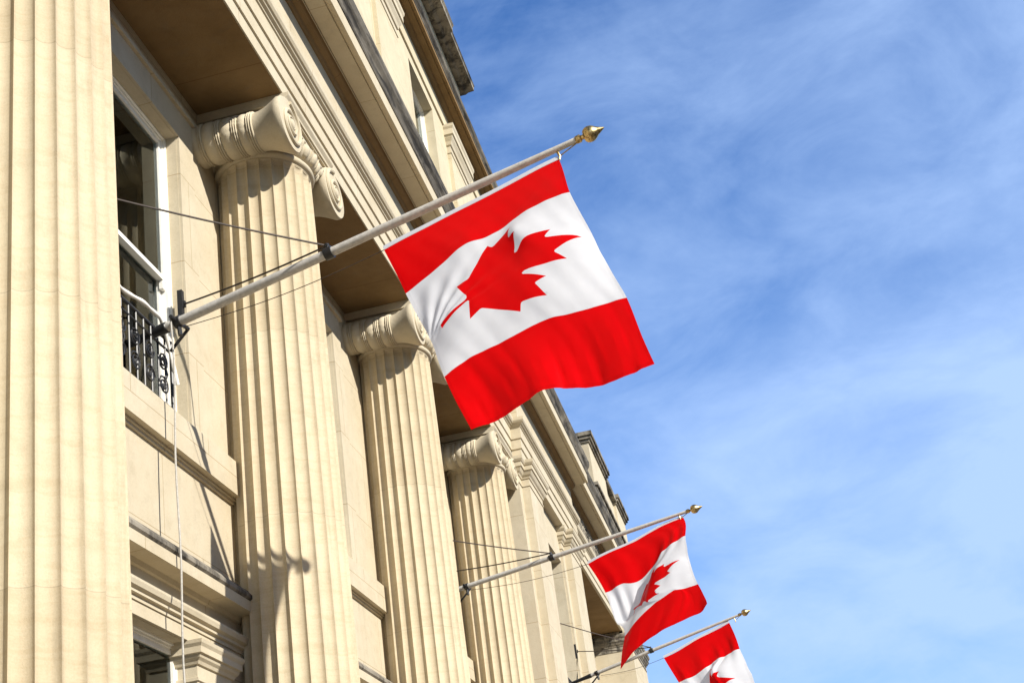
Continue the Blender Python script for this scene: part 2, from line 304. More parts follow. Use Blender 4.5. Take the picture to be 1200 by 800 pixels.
# unseen blocks added across the street to shade low sky and show in panes
for k, (y0, y1, h, mtn) in enumerate(((-42, -16, 10.5, 'brick'), (-16, 10, 12, 'brick'), (10, 34, 10, 'brick'), (34, 62, 11.5, 'brick'))):
    t_ = thing('sky_shade_block', ('unseen brown brick block added across the street, four windows wide', 'taller unseen brown brick block added across the street', 'lower unseen brown brick block added across the street', 'unseen brown brick block added at the far end across the street')[k], 'building', (29, (y0+y1)/2, G))
    hs = []
    n = int((y1-y0)/3.2)
    for i in range(n):
        for j in range(3): hs.append((y0+1+i*3.2, y0+2.3+i*3.2, .2+j*3.6, 2.3+j*3.6))
    bm = bmesh.new(); wall(bm, -29, -y1, -y0, G, h, [(-b_, -a, c, d) for a, b_, c, d in hs], .3)
    bmesh.ops.rotate(bm, verts=bm.verts[:], matrix=Matrix.Rotation(math.pi, 3, 'Z'))
    w_ = link('facade', bm, M[mtn], t_)
    bm = bmesh.new(); box(bm, 29.35, 40, y0+.01, y1-.01, G, h-.2); link('body', bm, M['dark'], t_)
# ------------------------------------------------------------------ the building
B = thing('stone_building', 'pale limestone building with fluted ionic columns and deep cornices', 'building', (-4.36, 8, G))
CY = [6.42, 10.55, 14.85, 19.2]
XW = -4.36; XC = -3.94
bays = [(CY[i], CY[i+1]) for i in range(3)]
bays = [(2.2, 6.42)]+bays
def win_y(b): return (b[1]-3.22, b[1]-(1.12 if b[1] < 11 else 1.30))
holes = []
for b in bays:
    a, c = win_y(b); holes.append((a, c, 4.81, 7.85)); holes.append((a+.14, c-.14, -.4, 2.91))
bm = bmesh.new(); wall(bm, XW, -8, 20.1, G, 8.62, holes, .45)
link('colonnade_wall', bm, M['stone'], B)
bm = bmesh.new(); wall(bm, XW, 25.66, 33.2, G, 8.72, [(28.2, 30.4, 4.8, 7.8)], .45)
link('recessed_wall', bm, M['stone'], B)
# dark rooms behind the windows
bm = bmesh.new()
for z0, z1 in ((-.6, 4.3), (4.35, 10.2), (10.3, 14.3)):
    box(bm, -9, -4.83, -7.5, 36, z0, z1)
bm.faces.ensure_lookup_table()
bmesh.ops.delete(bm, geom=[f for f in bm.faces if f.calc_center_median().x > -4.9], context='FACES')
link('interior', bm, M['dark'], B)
bm = bmesh.new(); box(bm, -16, -4.2, -8, 36.2, 10.2, 10.28); box(bm, -16, -3.7, -8, 21.5, 14.62, 14.7); box(bm, -16.2, -16, -8, 36.2, G, 14.6)
link('roof', bm, M['roof'], B)
# string courses between the columns
def course(name, pts, mt, dx=0.0):
    bm = bmesh.new()
    for a, c in bays: prof(bm, [(x+dx, z) for x, z in pts], a+.30, c-.30)
    return link(name, bm, mt, B)
course('sill_course', [(-4.40, 4.425), (-4.335, 4.43), (-4.335, 4.452), (-4.315, 4.455), (-4.315, 4.475), (-4.262, 4.477), (-4.262, 4.805), (-4.267, 4.812), (-4.40, 4.812)], M['stone'])
course('string_course', [(-4.40, 3.30), (-4.335, 3.315), (-4.32, 3.352), (-4.18, 3.357), (-4.18, 3.452), (-4.40, 3.452)], M['stone'])
course('weathered_course', [(-4.40, 3.455), (-4.185, 3.455), (-4.165, 3.475), (-4.165, 3.505), (-4.21, 3.56), (-4.40, 3.61)], M['stained'])
course('lower_moulding', [(-4.40, 3.02), (-4.318, 3.022), (-4.318, 3.055), (-4.29, 3.062), (-4.29, 3.085), (-4.262, 3.10), (-4.25, 3.135), (-4.25, 3.155), (-4.40, 3.165)], M['carved'])
course('lower_fascia', [(-4.40, 2.915), (-4.33, 2.915), (-4.33, 3.018), (-4.40, 3.018)], M['stone'])
# raised surrounds of the tall windows and the small piers below them
for b in bays[1:]:
    a, c = win_y(b)
    bm = bmesh.new()
    for (y0, y1, z0, z1) in ((a-.30, a-.004, 4.814, 8.16), (c+.004, c+.30, 4.814, 8.16), (a-.004, c+.004, 7.854, 8.16)):
        box(bm, XW-.05, XW+.028, y0, y1, z0, z1)
    for (y0, y1, z0, z1) in ((a-.36, c+.36, 8.16, 8.21),):
        box(bm, XW-.05, XW+.06, y0, y1, z0, z1)
    link('window_surround', bm, M['stone'], B)
for b in bays[1:]:
    a, c = win_y(b)
    for y0, y1 in ((c-.20, c+.50), (a-.50, a+.20)):
        bm = bmesh.new(); box(bm, XW-.2, XW+.055, y0+.03, y1-.03, G, 2.62)
        p = link('pier', bm, M['stone'], B)
        bm = bmesh.new()
        steps(bm, XW-.2, XW+.055, y0+.03, y1-.03, ((.003, 2.60), (.014, 2.605), (.014, 2.63), (.003, 2.635), (.003, 2.73), (.02, 2.735), (.03, 2.76), (.05, 2.78), (.058, 2.805), (.075, 2.81), (.075, 2.86), (.09, 2.885), (.095, 2.913)))
        link('pier_capital', bm, M['carved'], p)
# ------------------------------------------------------------------ columns
NF = 24
def column(yc):
    bm = bmesh.new()
    per = 16; N = NF*per
    ZT = 7.93
    zs = [G+.02]+[-1.2+i*.9 for i in range(10)]+[7.55, 7.78, 7.84, 7.865, 7.885, 7.90, 7.91, ZT]
    rings = []
    for z in zs:
        t = max(0, (ZT-z)/9.5); ra = .462+.085*(t**.85)
        ring = []
        for k in range(N):
            f = (k % per)/per; f = .5-.5*math.copysign(abs(1-2*f)**.72, 1-2*f) if 0 < f < 1 else f      # more points by the arrises
            th = 2*math.pi*(k//per+f)/NF
            e = .030
            s = 0 if f < e or f > 1-e else math.sin(math.pi*(f-e)/(1-2*e))**.46
            if z > 7.82: s *= math.sqrt(max(0, 1-((z-7.82)/.085)**2)) if z < 7.905 else 0
            r = ra-.038*s*(ra/.48)
            ring.append(bm.verts.new((XC+r*math.cos(th), yc+r*math.sin(th), z)))
        rings.append(ring)
    for a, c in zip(rings, rings[1:]):
        for k in range(N): bm.faces.new((a[k], a[(k+1) % N], c[(k+1) % N], c[k]))
    bm.faces.new(rings[-1])
    return link('column', bm, M['column'], B, smooth=math.radians(28))
def ring_profile(bm, yc, pts, seg=96):
    rings = [[bm.verts.new((XC+r*math.cos(t), yc+r*math.sin(t), z)) for t in (2*math.pi*k/seg for k in range(seg))] for r, z in pts]
    for a, c in zip(rings, rings[1:]):
        for k in range(seg): bm.faces.new((a[k], a[(k+1) % seg], c[(k+1) % seg], c[k]))
    bm.faces.new(rings[0]); bm.faces.new(rings[-1])
VX = -3.41; VY = .612; VZ = 8.075; VR = .272
def capital(col, yc):
    bm = bmesh.new()
    ring_profile(bm, yc, [(.455, 7.90), (.466, 7.925), (.487, 7.932), (.497, 7.947), (.500, 7.960), (.497, 7.975), (.487, 7.987), (.478, 7.99), (.478, 8.005), (.44, 8.02)])
    link('astragal', bm, M['carved'], col, smooth=math.radians(40))
    # egg and dart ring
    bm = bmesh.new()
    ring_profile(bm, yc, [(.44, 8.0), (.485, 8.005), (.53, 8.05), (.555, 8.11), (.555, 8.14), (.45, 8.16)])
    n = 22
    for k in range(n):
        t = 2*math.pi*k/n
        c = Vector((XC+.53*math.cos(t), yc+.53*math.sin(t), 8.075))
        mtx = Matrix.Translation(c) @ Matrix.Rotation(t, 4, 'Z') @ Matrix.Rotation(math.radians(28), 4, 'Y') @ Matrix.Diagonal((.035, .045, .072, 1))
        bmesh.ops.create_icosphere(bm, subdivisions=2, radius=1, matrix=mtx)
        t2 = t+math.pi/n
        c = Vector((XC+.545*math.cos(t2), yc+.545*math.sin(t2), 8.08))
        mtx = Matrix.Translation(c) @ Matrix.Rotation(t2, 4, 'Z') @ Matrix.Rotation(math.radians(28), 4, 'Y') @ Matrix.Diagonal((.016, .010, .06, 1))
        bmesh.ops.create_icosphere(bm, subdivisions=1, radius=1, matrix=mtx)
    link('egg_and_dart', bm, M['carved'], col, smooth=math.radians(50))
    # cushion between the scrolls and the abacus
    bm = bmesh.new()
    prof_pts = [(XW, 8.10), (VX-.035, 8.10), (VX-.035, 8.325), (XW, 8.325)]
    prof(bm, prof_pts, yc-VY, yc+VY)
    for z0, z1, d in ((8.165, 8.185, .0), (8.30, 8.325, .012), (8.275, 8.285, -.004)):
        box(bm, VX-.06, VX+d-.004, yc-VY, yc+VY, z0, z1)
    # small carved leaves in the channel
    for k in range(-5, 6):
        mtx = Matrix.Translation((VX-.03, yc+k*.075, 8.135)) @ Matrix.Rotation(.35, 4, 'Y') @ Matrix.Diagonal((.026, .030, .055, 1))
        bmesh.ops.create_icosphere(bm, subdivisions=2, radius=1, matrix=mtx)
    link('cushion', bm, M['carved'], col, smooth=math.radians(40))
    bm = bmesh.new()
    ab = [(XW, 8.345), (VX-.03, 8.345), (VX-.022, 8.36), (VX-.012, 8.385), (VX+.006, 8.41), (VX+.012, 8.42), (VX+.012, 8.447), (XW, 8.447)]
    prof(bm, ab, yc-.63, yc+.63)
    link('abacus', bm, M['carved'], col)
    for s in (-1, 1):
        cy = yc+s*VY
        bm = bmesh.new()
        # the side roll, waisted with leaf bands, running back to the wall
        rows = []
        xs = [VX+.004, VX-.012, VX-.05, VX-.075]; rs = [VR*.97, VR, VR, VR*.955]
        for i in range(1, 13):
            f = i/12; xs.append(VX-.075-f*.24); rs.append(VR*(.955-.285*math.sin(f*math.pi/2)))
        xe = VX-.315
        nb = 0
        for wd, dr, ar in ((.022, .00, .06), (.022, .00, .07), (.022, .00, .06), (.09, .0, .06), (.02, .0, .06), (.022, .0, .07), (.02, .0, .06), (.12, .0, .07), (.02, .01, .06), (.022, .01, .07), (.02, .01, .06), (.12, .01, .07), (.022, .02, .06), (.022, .02, .06), (.10, .02, .07), (.03, .02, .05)):
            for q in range(1, 9):
                f = q/8; xs.append(xe-wd*f); rs.append(VR*(.665+dr+ar*math.sin(f*math.pi)**.7))
            xe -= wd
        seg = 48; rings = []
        for x, r in zip(xs, rs):
            ring = []
            for k in range(seg):
                t = 2*math.pi*k/seg
                w = 1
                if x < VX-.37: w = 1+.016*math.sin(t*18+math.sin(x*40))
                ring.append(bm.verts.new((max(x, XW-.05), cy+r*w*math.cos(t)*1.08, VZ+r*w*math.sin(t)*.98)))
            rings.append(ring)
        for a, c in zip(rings, rings[1:]):
            for k in range(seg): bm.faces.new((a[k], a[(k+1) % seg], c[(k+1) % seg], c[k]))
        bm.faces.new(rings[0])
        # spiral fillet on the face
        pts = []; rad = []
        turns = 2.9; n = 130
        for k in range(n+1):
            f = k/n; R = VR*.93*((.15)**(f**.95)); a = math.pi/2 + s*(-1)*2*math.pi*turns*f*(-1)
            pts.append((VX+.008+.016*f, cy+R*math.cos(a)*1.08, VZ+R*math.sin(a)*.98)); rad.append(.0165*(1-f)+.0085)
        tube(bm, pts, rad, 8)
        # raised floor of the spiral, stepping out to the eye
        lathe(bm, [(-.02, VR*.80), (.000, VR*.78), (.004, VR*.5), (.012, VR*.30), (.020, VR*.18), (.034, VR*.155), (.040, VR*.09)], (VX, cy, VZ), (1, 0, 0), 32)
        link('volute', bm, M['carved'], col, smooth=math.radians(38))
c1 = column(CY[1]); capital(c1, CY[1])
for y in (CY[0], CY[2], CY[3]): copy_part(c1, B, y-CY[1])
# ------------------------------------------------------------------ main entablature: colonnade, forward pavilion, recess, far pavilion
def entablature(y0, y1, dx, dz=0, back=-4.36, carve=False, ret=False):
    sh = lambda pts: [(x+dx, z+dz) for x, z in pts]
    bk = back-dx
    def part(name, pts, mt):
        bm = bmesh.new(); prof(bm, sh(pts), y0, y1, (-3.458+dx, -3.62+dx) if ret else None); bmesh.ops.remove_doubles(bm, verts=bm.verts[:], dist=1e-5); return link(name, bm, mt, B)
    part('architrave', [(bk, 8.455), (-3.458, 8.455), (-3.458, 8.62), (-3.438, 8.625), (-3.438, 8.80), (-3.418, 8.805), (-3.418, 9.005), (-3.402, 9.012), (-3.398, 9.03), (-3.37, 9.045), (-3.362, 9.062), (-3.345, 9.07), (-3.328, 9.10), (-3.325, 9.155), (-3.44, 9.17), (bk, 9.17)], M['trim'])
    part('frieze', [(bk, 9.172), (-3.44, 9.172), (-3.44, 9.80), (bk, 9.80)], M['stone'])
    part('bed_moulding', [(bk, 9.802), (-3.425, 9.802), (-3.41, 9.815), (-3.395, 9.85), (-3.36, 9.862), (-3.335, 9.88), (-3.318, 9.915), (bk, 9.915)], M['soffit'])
    part('corona', [(bk, 9.917), (-3.31, 9.917), (-3.31, 9.94), (-3.295, 9.94), (-3.295, 9.918), (-3.115, 9.918), (-3.11, 9.935), (-3.085, 9.935), (-3.08, 9.915), (-3.04, 9.915), (-3.04, 10.115), (bk, 10.115)], M['trim'])
    part('gutter_moulding', [(bk, 10.117), (-3.03, 10.117), (-3.02, 10.14), (-3.015, 10.17), (-3.0, 10.21), (-2.965, 10.26), (-2.95, 10.31), (-2.948, 10.37), (-2.985, 10.39), (-3.02, 10.395), (-3.02, 10.42), (-3.30, 10.50), (bk, 10.52)], M['gutter'])
    if carve:
        bm = bmesh.new(); rnd = random.Random(3)
        y = y0+.15
        while y < y1-.1:
            for z in (9.28, 9.42, 9.56, 9.70):
                a = rnd.uniform(-1, 1)
                mtx = Matrix.Translation((-3.44+dx, y+rnd.uniform(-.04, .04), z+dz)) @ Matrix.Rotation(a, 4, 'X') @ Matrix.Diagonal((.05, rnd.uniform(.04, .07), rnd.uniform(.06, .10), 1))
                bmesh.ops.create_icosphere(bm, subdivisions=2, radius=1, matrix=mtx)
            y += .17
        link('frieze_carving', bm, M['stained'], B, smooth=1.0)
entablature(-8, 20.1, 0)
entablature(20.10, 25.66, .172, 0, back=-3.7, ret=True)
entablature(25.663, 33.2, .04, .10, carve=True)
entablature(33.197, 36.3, .19, .05, back=-3.7, ret=True)
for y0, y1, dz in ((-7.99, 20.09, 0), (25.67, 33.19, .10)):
    bm = bmesh.new(); box(bm, -4.355, -3.475, y0, y1, 8.4485+dz, 8.4548+dz); link('soffit', bm, M['soffit'], B)  # thin dark sheet that paints shade onto the architrave's underside
bm = bmesh.new(); box(bm, -4.7, -3.53, 33.205, 33.6, 8.3, 8.70); link('wall_head', bm, M['stone'], B)
# ------------------------------------------------------------------ pavilions with flat pilasters
def pavilion(y0, y1, dx, opening):
    a, c = opening
    bm = bmesh.new(); wall(bm, -3.44+dx, y0, y1, G, 8.452, [(a, c, 3.7, 7.75), (a, c, G, 2.9)], .62)
    box(bm, -4.6, -4.42+dx, y0-.0, y0+.3, G, 8.44)
    link('pavilion_wall', bm, M['stone'], B)
    bm = bmesh.new(); box(bm, -4.42+dx, -3.40+dx, y0-.006, y0+.26, G, 8.13)
    p = link('half_pilaster', bm, M['stone'], B)
    bm = bmesh.new(); cap_steps(bm, -4.0+dx, -3.40+dx, y0-.006, y0+.26); link('pilaster_capital', bm, M['carved'], p)
    for ya, yb in ((y0+.24, a-.05), (c+.30, y1-.22)):
        bm = bmesh.new(); box(bm, -3.6+dx, -3.265+dx, ya, yb, G, 8.10)
        p = link('pilaster', bm, M['stone'], B)
        bm = bmesh.new(); cap_steps(bm, -3.6+dx, -3.265+dx, ya, yb); link('pilaster_capital', bm, M['carved'], p)
    bm = bmesh.new(); box(bm, -3.6+dx, -3.395+dx, c+.03, c+.32, G, 8.10)
    p = link('half_pilaster', bm, M['stone'], B)
    bm = bmesh.new(); cap_steps(bm, -3.6+dx, -3.395+dx, c+.03, c+.31); link('pilaster_capital', bm, M['carved'], p)
    # window joinery deep in the opening
    for z0, z1 in ((3.7, 7.75), (G, 2.9)):
        window(a, c, z0, z1, -3.44+dx-.5)
def cap_steps(bm, xb, xf, ya, yb):
    steps(bm, xb+.003, xf, ya, yb, ((.014, 8.02), (.014, 8.045), (.004, 8.05), (.004, 8.15), (.02, 8.155), (.03, 8.185), (.055, 8.21), (.075, 8.25), (.08, 8.275), (.10, 8.28), (.10, 8.36), (.115, 8.365), (.135, 8.40), (.14, 8.452)))
def window(a, c, z0, z1, xf, sash=True, furnish=False):
    """white sliding sash window filling an opening"""
    bm = bmesh.new(); w = .036
    for q in ((a, a+w, z0, z1), (c-w, c, z0, z1), (a+w, c-w, z1-w, z1), (a+w, c-w, z0, z0+.05)): box(bm, xf-.16, xf, *q)
    for q in ((a-.003, a+.018, z0, z1), (c-.018, c+.003, z0, z1), (a+.018, c-.018, z1-.018, z1+.003)): box(bm, xf-.05, xf+.022, *q)
    win = link('window', bm, M['white'], B)
    zm = z0+(z1-z0)*.50
    for nm, s0, s1, x in (('upper_sash', zm-.03, z1-w, xf-.014), ('lower_sash', z0+.05, zm+.03, xf-.064)):
        bm = bmesh.new(); r = .044
        i0, i1 = a+w, c-w
        for q in ((i0, i0+r, s0, s1), (i1-r, i1, s0, s1), (i0+r, i1-r, s1-r, s1), (i0+r, i1-r, s0, s0+r)): box(bm, x-.048, x, *q)
        if nm == 'upper_sash':
            for yy in (i0+.012, i1-.058):
                box(bm, x-.04, x-.004, yy, yy+.05, s0-.085, s0)
        link(nm, bm, M['white'], win)
        bm = bmesh.new(); box(bm, x-.028, x-.022, i0+r-.004, i1-r+.004, s0+r-.004, s1-r+.004)
        link('pane', bm, M['glass'], win)
    return win
for i, b in enumerate(bays[1:]):
    a, c = win_y(b)
    w1 = window(a, c, 4.815, 7.85, -4.485)
    window(a+.14, c-.14, -.4, 2.91, -4.47)
    if i == 0:
        # curtains hanging inside
        for y0, y1 in ((c-.56, c-.14), (a+.1, a+.5)):
            bm = bmesh.new(); n = 40; top = []; bot = []
            for k in range(n+1):
                f = k/n; y = y0+(y1-y0)*f; x = -4.84+.035*math.sin(f*26)
                top.append(bm.verts.new((x, y, 7.8))); bot.append(bm.verts.new((x, y, 4.9)))
            for k in range(n): bm.faces.new((top[k], top[k+1], bot[k+1], bot[k]))
            link('curtain', bm, M['curtain'], w1, smooth=1.5)
pavilion(20.1, 25.66, 0, (21.55, 23.95))
bm = bmesh.new(); wall(bm, -3.25, 33.2, 36.3, G, 8.5, [], 1.5); link('end_pavilion_wall', bm, M['stone'], B)
bm = bmesh.new(); cap_steps(bm, -4.3, -3.25, 33.2, 36.2); link('end_capital', bm, M['stained'], B)
# ------------------------------------------------------------------ upper storey
XU = -3.57
bm = bmesh.new(); wall(bm, XU, -8, 21.5, 10.45, 14.62, [(16.3, 17.66, 11.4, 13.92), (12.0, 13.36, 11.4, 13.92), (7.6, 9.0, 11.4, 13.92)], .35)
link('upper_wall', bm, M['upper'], B)
for a, c in ((16.3, 17.66), (12.0, 13.36)): window(a, c, 11.4, 13.92, XU-.17)
for y0, y1 in ((14.33, 15.45), (18.5, 19.75), (10.1, 11.2)):
    bm = bmesh.new(); box(bm, XU-.05, XU+.062, y0, y1, 10.46, 13.75); p = link('upper_pilaster', bm, M['upper'], B)
    bm = bmesh.new()
    steps(bm, XU-.05, XU+.062, y0, y1, ((.003, 13.60), (.014, 13.605), (.014, 13.64), (.003, 13.645), (.003, 13.75), (.025, 13.76), (.04, 13.82), (.07, 13.88), (.08, 13.92), (.10, 13.925), (.10, 14.03), (.12, 14.07), (.125, 14.118)))
    link('pilaster_capital', bm, M['carved'], p)
bm = bmesh.new()
prof(bm, [(XU-.1, 14.12), (XU+.03, 14.12), (XU+.03, 14.46), (XU-.1, 14.46)], -8, 21.498); link('upper_architrave', bm, M['upper'], B)
bm = bmesh.new()
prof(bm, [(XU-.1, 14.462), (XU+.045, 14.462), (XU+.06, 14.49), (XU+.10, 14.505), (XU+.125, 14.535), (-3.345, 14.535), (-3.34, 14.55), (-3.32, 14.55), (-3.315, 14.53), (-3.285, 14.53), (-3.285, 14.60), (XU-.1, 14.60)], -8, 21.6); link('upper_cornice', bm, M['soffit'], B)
bm = bmesh.new()
prof(bm, [(XU-.1, 14.602), (-3.28, 14.602), (-3.27, 14.63), (-3.235, 14.67), (-3.22, 14.72), (-3.26, 14.74), (XU-.1, 14.80)], -8, 21.65); link('upper_gutter', bm, M['gutter'], B)
bm = bmesh.new(); box(bm, -4.0, -3.30, -8, 19.0, 14.70, 15.22); link('attic_parapet', bm, M['upper'], B)
bm = bmesh.new(); box(bm, -4.05, -3.262, -8, 19.1, 14.72, 14.80); link('parapet_plinth', bm, M['stained'], B)
bm = bmesh.new(); prof(bm, [(-4.05, 15.222), (-3.22, 15.222), (-3.17, 15.25), (-3.06, 15.26), (-3.06, 15.33), (-3.04, 15.35), (-4.05, 15.42)], 17.55, 19.15); link('parapet_coping', bm, M['stained'], B)
bm = bmesh.new(); prof(bm, [(-4.05, 15.222), (-3.20, 15.222), (-3.15, 15.25), (-3.02, 15.27), (-3.02, 15.35), (-2.99, 15.39), (-4.05, 15.48)], -8, 17.547); link('parapet_coping', bm, M['stained'], B)
# far attic above the recess
bm = bmesh.new(); box(bm, -4.6, -3.24, 29.7, 36.2, 10.4, 12.5)
link('far_attic', bm, M['carved'], B)
for y0, y1, f in ((29.6, 32.4, .09), (34.4, 36.3, .07)):
    bm = bmesh.new(); box(bm, -4.62, -3.24+f, y0, y1, 10.45, 12.5); p = link('attic_pier', bm, M['carved'], B)
    bm = bmesh.new()
    for d, z0, z1 in ((.04, 12.5, 12.57), (.09, 12.57, 12.65), (.13, 12.65, 12.75)): box(bm, -4.7, -3.24+f+d, y0-d, y1+d, z0, z1)
    link('pier_coping', bm, M['stained'], p)
bm = bmesh.new(); box(bm, -4.7, -3.12, 32.5, 34.3, 12.502, 12.66); link('attic_coping', bm, M['stained'], B)
bm = bmesh.new(); box(bm, -4.7, -3.10, 29.5, 36.3, 11.20, 11.30); box(bm, -4.7, -3.05, 29.45, 36.35, 11.30, 11.38); link('attic_band', bm, M['stained'], B)
# ------------------------------------------------------------------ iron balcony rail in the near window
def railing(y0, y1, z0, z1, x):
    bm = bmesh.new()
    tube(bm, [(x, y0, z1), (x, y1, z1)], .016, 8); tube(bm, [(x, y0, z1-.10), (x, y1, z1-.10)], .011, 8); tube(bm, [(x, y0, z0+.06), (x, y1, z0+.06)], .013, 8)
    n = int((y1-y0)/.12)
    for k in range(n+1):
        y = y0+(y1-y0)*k/n; tube(bm, [(x, y, z0-.01), (x, y, z1)], .009 if k % n else .020, 6)
    k = 0; y = y0+.12
    while y < y1-.1:        # scrolls between the bars
        for zc, s in ((z0+.22, 1), (z1-.24, -1)):
            pts = []
            for q in range(26):
                f = q/25; R = .085*(1-f*.8); a = f*4.2*math.pi
                pts.append((x+.004, y+R*math.cos(a)*(1 if k % 2 else -1), zc+s*R*math.sin(a)))
            tube(bm, pts, .009, 5)
        tube(bm, [(x, y, z0+.2), (x+.01, y+.06, (z0+z1)/2), (x, y, z1-.2)], .008, 5)
        y += .24; k += 1
    return link('balcony_railing', bm, M['black'], B, smooth=1.0)
railing(7.40, 9.13, 4.83, 5.52, -4.35)
railing(7.45+8.6, 9.36+8.7, 4.83, 5.60, -4.335)
railing(21.6, 23.9, 4.2, 5.25, -3.50)
bm = bmesh.new()
pts = []
for k in range(40):
    f = k/39; y = 7.42+f*1.76
    z = 5.60+.018*math.sin(f*9)+.010*math.sin(f*23)-(.45*max(0, (f-.80)/.2)**1.5)
    pts.append((-4.31+.02*math.sin(f*11), y, z))
tube(bm, pts, [0.013+.008*abs(math.sin(k*.7)) for k in range(40)], 8)
link('handrail_wrap', bm, M['white'], B, smooth=1.2)
# ------------------------------------------------------------------ flagpoles
def flagpole(base, tip, label, r0, r1, anchors, flag_t):
    base = Vector(base); tip = Vector(tip); d = (tip-base); Ln = d.length; d.normalize()
    P = thing('flagpole', label, 'flagpole', tuple(base), 'flagpoles slanting out from the facade')
    bm = bmesh.new()
    tube(bm, [base+d*(Ln*f) for f in (0, .02, .2, .4, .6, .8, .97, 1)], [r0, r0, r0*.985, r0*.95, r0*.88, r0*.8, r1, r1], 20)
    link('pole', bm, M['pole'], P, smooth=.6)
    bm = bmesh.new(); lathe(bm, [(-.34, .012), (-.335, r0*.8), (-.05, r0*1.05), (-.0, r0*1.18), (.05, r0*1.18), (.055, r0*1.02)], base, d, 16)
    link('socket', bm, M['black'], P, smooth=.6)
    bm = bmesh.new(); c = base+d*(Ln*.425); lathe(bm, [(-.035, r0*.9), (-.035, r0*1.25), (.035, r0*1.25), (.035, r0*.9)], c, d, 20)
    upv = (Vector((0, 0, 1))-d*d.z).normalized()
    lug = c+upv*(r0*1.25); tube(bm, [c+upv*r0, lug+upv*.035], .018, 8)
    sv = d.cross(upv)
    tube(bm, [lug+upv*.02-sv*.03, lug+upv*.02+sv*.03], .012, 8)
    link('clamp', bm, M['black'], P, smooth=.6)
    lug = lug+upv*.022
    for a in anchors:
        a = Vector(a); bm = bmesh.new(); pts = []
        for k in range(13):
            f = k/12; q = lug.lerp(a, f); q.z -= .02*math.sin(math.pi*f); pts.append(q)
        tube(bm, pts, .0085, 6); link('stay_wire', bm, M['wire'], P, smooth=1)
        bm = bmesh.new(); box(bm, a.x-.045, a.x-.0, a.y-.022, a.y+.022, a.z-.14, a.z+.14); box(bm, a.x-.002, a.x+.022, a.y-.012, a.y+.012, a.z-.03, a.z+.03); link('anchor_plate', bm, M['black'], P)
    # second clamp by the wall
    bm = bmesh.new(); c = base+d*.16
    lathe(bm, [(-.03, r0), (-.03, r0*1.3), (.03, r0*1.3), (.03, r0)], c, d, 16)
    tube(bm, [c-upv*r0, c-upv*(r0+.09)], .02, 8); tube(bm, [c+sv*r0, c+sv*(r0+.07)], .018, 8); tube(bm, [c-sv*r0, c-sv*(r0+.1)], .018, 8)
    tube(bm, [c-sv*(r0+.1), c-sv*(r0+.12)+Vector((-.18, 0, -.16))], .014, 8)
    link('bracket', bm, M['black'], P, smooth=.6)
    # finial
    bm = bmesh.new()
    lathe(bm, [(-.01, r1), (-.005, r1*1.25), (.03, r1*1.3), (.04, r1*.75), (.055, r1*.8), (.060, .040), (.072, .052), (.09, .060), (.11, .062), (.13, .058), (.148, .047), (.163, .034), (.178, .026), (.198, .016), (.222, .003)], tip, d, 20)
    link('finial', bm, M['gold'], P, smooth=.35)
    # pulley hook for the flag
    f1 = base+d*(Ln*flag_t)
    bm = bmesh.new(); tube(bm, [f1-upv*r1*.8, f1-upv*(r1+.05)+d*.01, f1-upv*(r1+.075)], .010, 8)
    tube(bm, [f1-upv*(r1+.05), tip-upv*(r1*.9)+d*.01], .005, 5)
    link('pulley', bm, M['gold'], P, smooth=1)
    return P, base, d, Ln, upv, sv
POLES = [((-4.266, 8.8, 5.473), (-.598, 8.25, 5.908)), ((-4.057, 17.4, 5.511), (-.612, 16.883, 5.83)), ((-3.11, 23., 5.207), (-.256, 22.572, 5.724))]
pl = [flagpole(*POLES[0], 'nearest and longest grey flagpole with gilded tip and stay wires', .040, .024, [(-4.315, 9.33, 6.0), (-4.33, 7.42, 6.0)], .955),
      flagpole(*POLES[1], 'middle flagpole with gilded tip emerging from behind the third column', .036, .022, [(-4.315, 18.0, 6.0), (-4.33, 16.02, 6.0)], .965),
      flagpole(*POLES[2], 'farthest and lowest flagpole at the bottom edge of the picture', .034, .022, [(-3.40, 24.0, 5.95), (-3.42, 21.5, 5.95)], .965)]
# ------------------------------------------------------------------ flags
LEAF = None
def leaf_outline():
    """eleven pointed maple leaf with stem, in flag units: along the hoist (0..1) and along the fly (0..1)"""
    pts = [(4890, 4430)]
    def rel(dx, dy):
        x, y = pts[-1]; pts.append((x+dx, y+dy))
    for dx, dy in ((-45, -863), (24, -70), (87, -28), (859, 151), (-116, -320), (4, -40), (16, -33), (941, -762), (-212, -99), (-32, -35), (-2, -44), (186, -572), (-542, 115), (-44, -6), (-29, -32), (-105, -247), (-423, 454), (-66, 16), (-45, -73), (204, -1052), (-327, 189), (-52, 5), (-39, -32)): rel(dx, dy)
    pts.append((4800, 370))
    right = pts
    left = [(9600-x, y) for x, y in reversed(right[:-1])]
    return [(1-y/4800, x/9600) for x, y in right+left]
def tps(data):
    P = np.array([(u, v*1.35) for u, v, *_ in data]); V = np.array([d[2:5] for d in data]); n = len(P)
    def k(r2): return .5*r2*np.log(np.maximum(r2, 1e-12))
    D = ((P[:, None]-P[None])**2).sum(-1)
    A = np.zeros((n+3, n+3)); A[:n, :n] = k(D)+np.eye(n)*4e-5; A[:n, n] = 1; A[:n, n+1:] = P; A[n, :n] = 1; A[n+1:, :n] = P.T
    c = np.linalg.solve(A, np.vstack([V, np.zeros((3, 3))]))
    def f(u, v):
        q = np.array((u, v*1.35)); r2 = ((P-q)**2).sum(-1)
        return k(r2)@c[:n]+c[n]+q@c[n+1:]
    return f
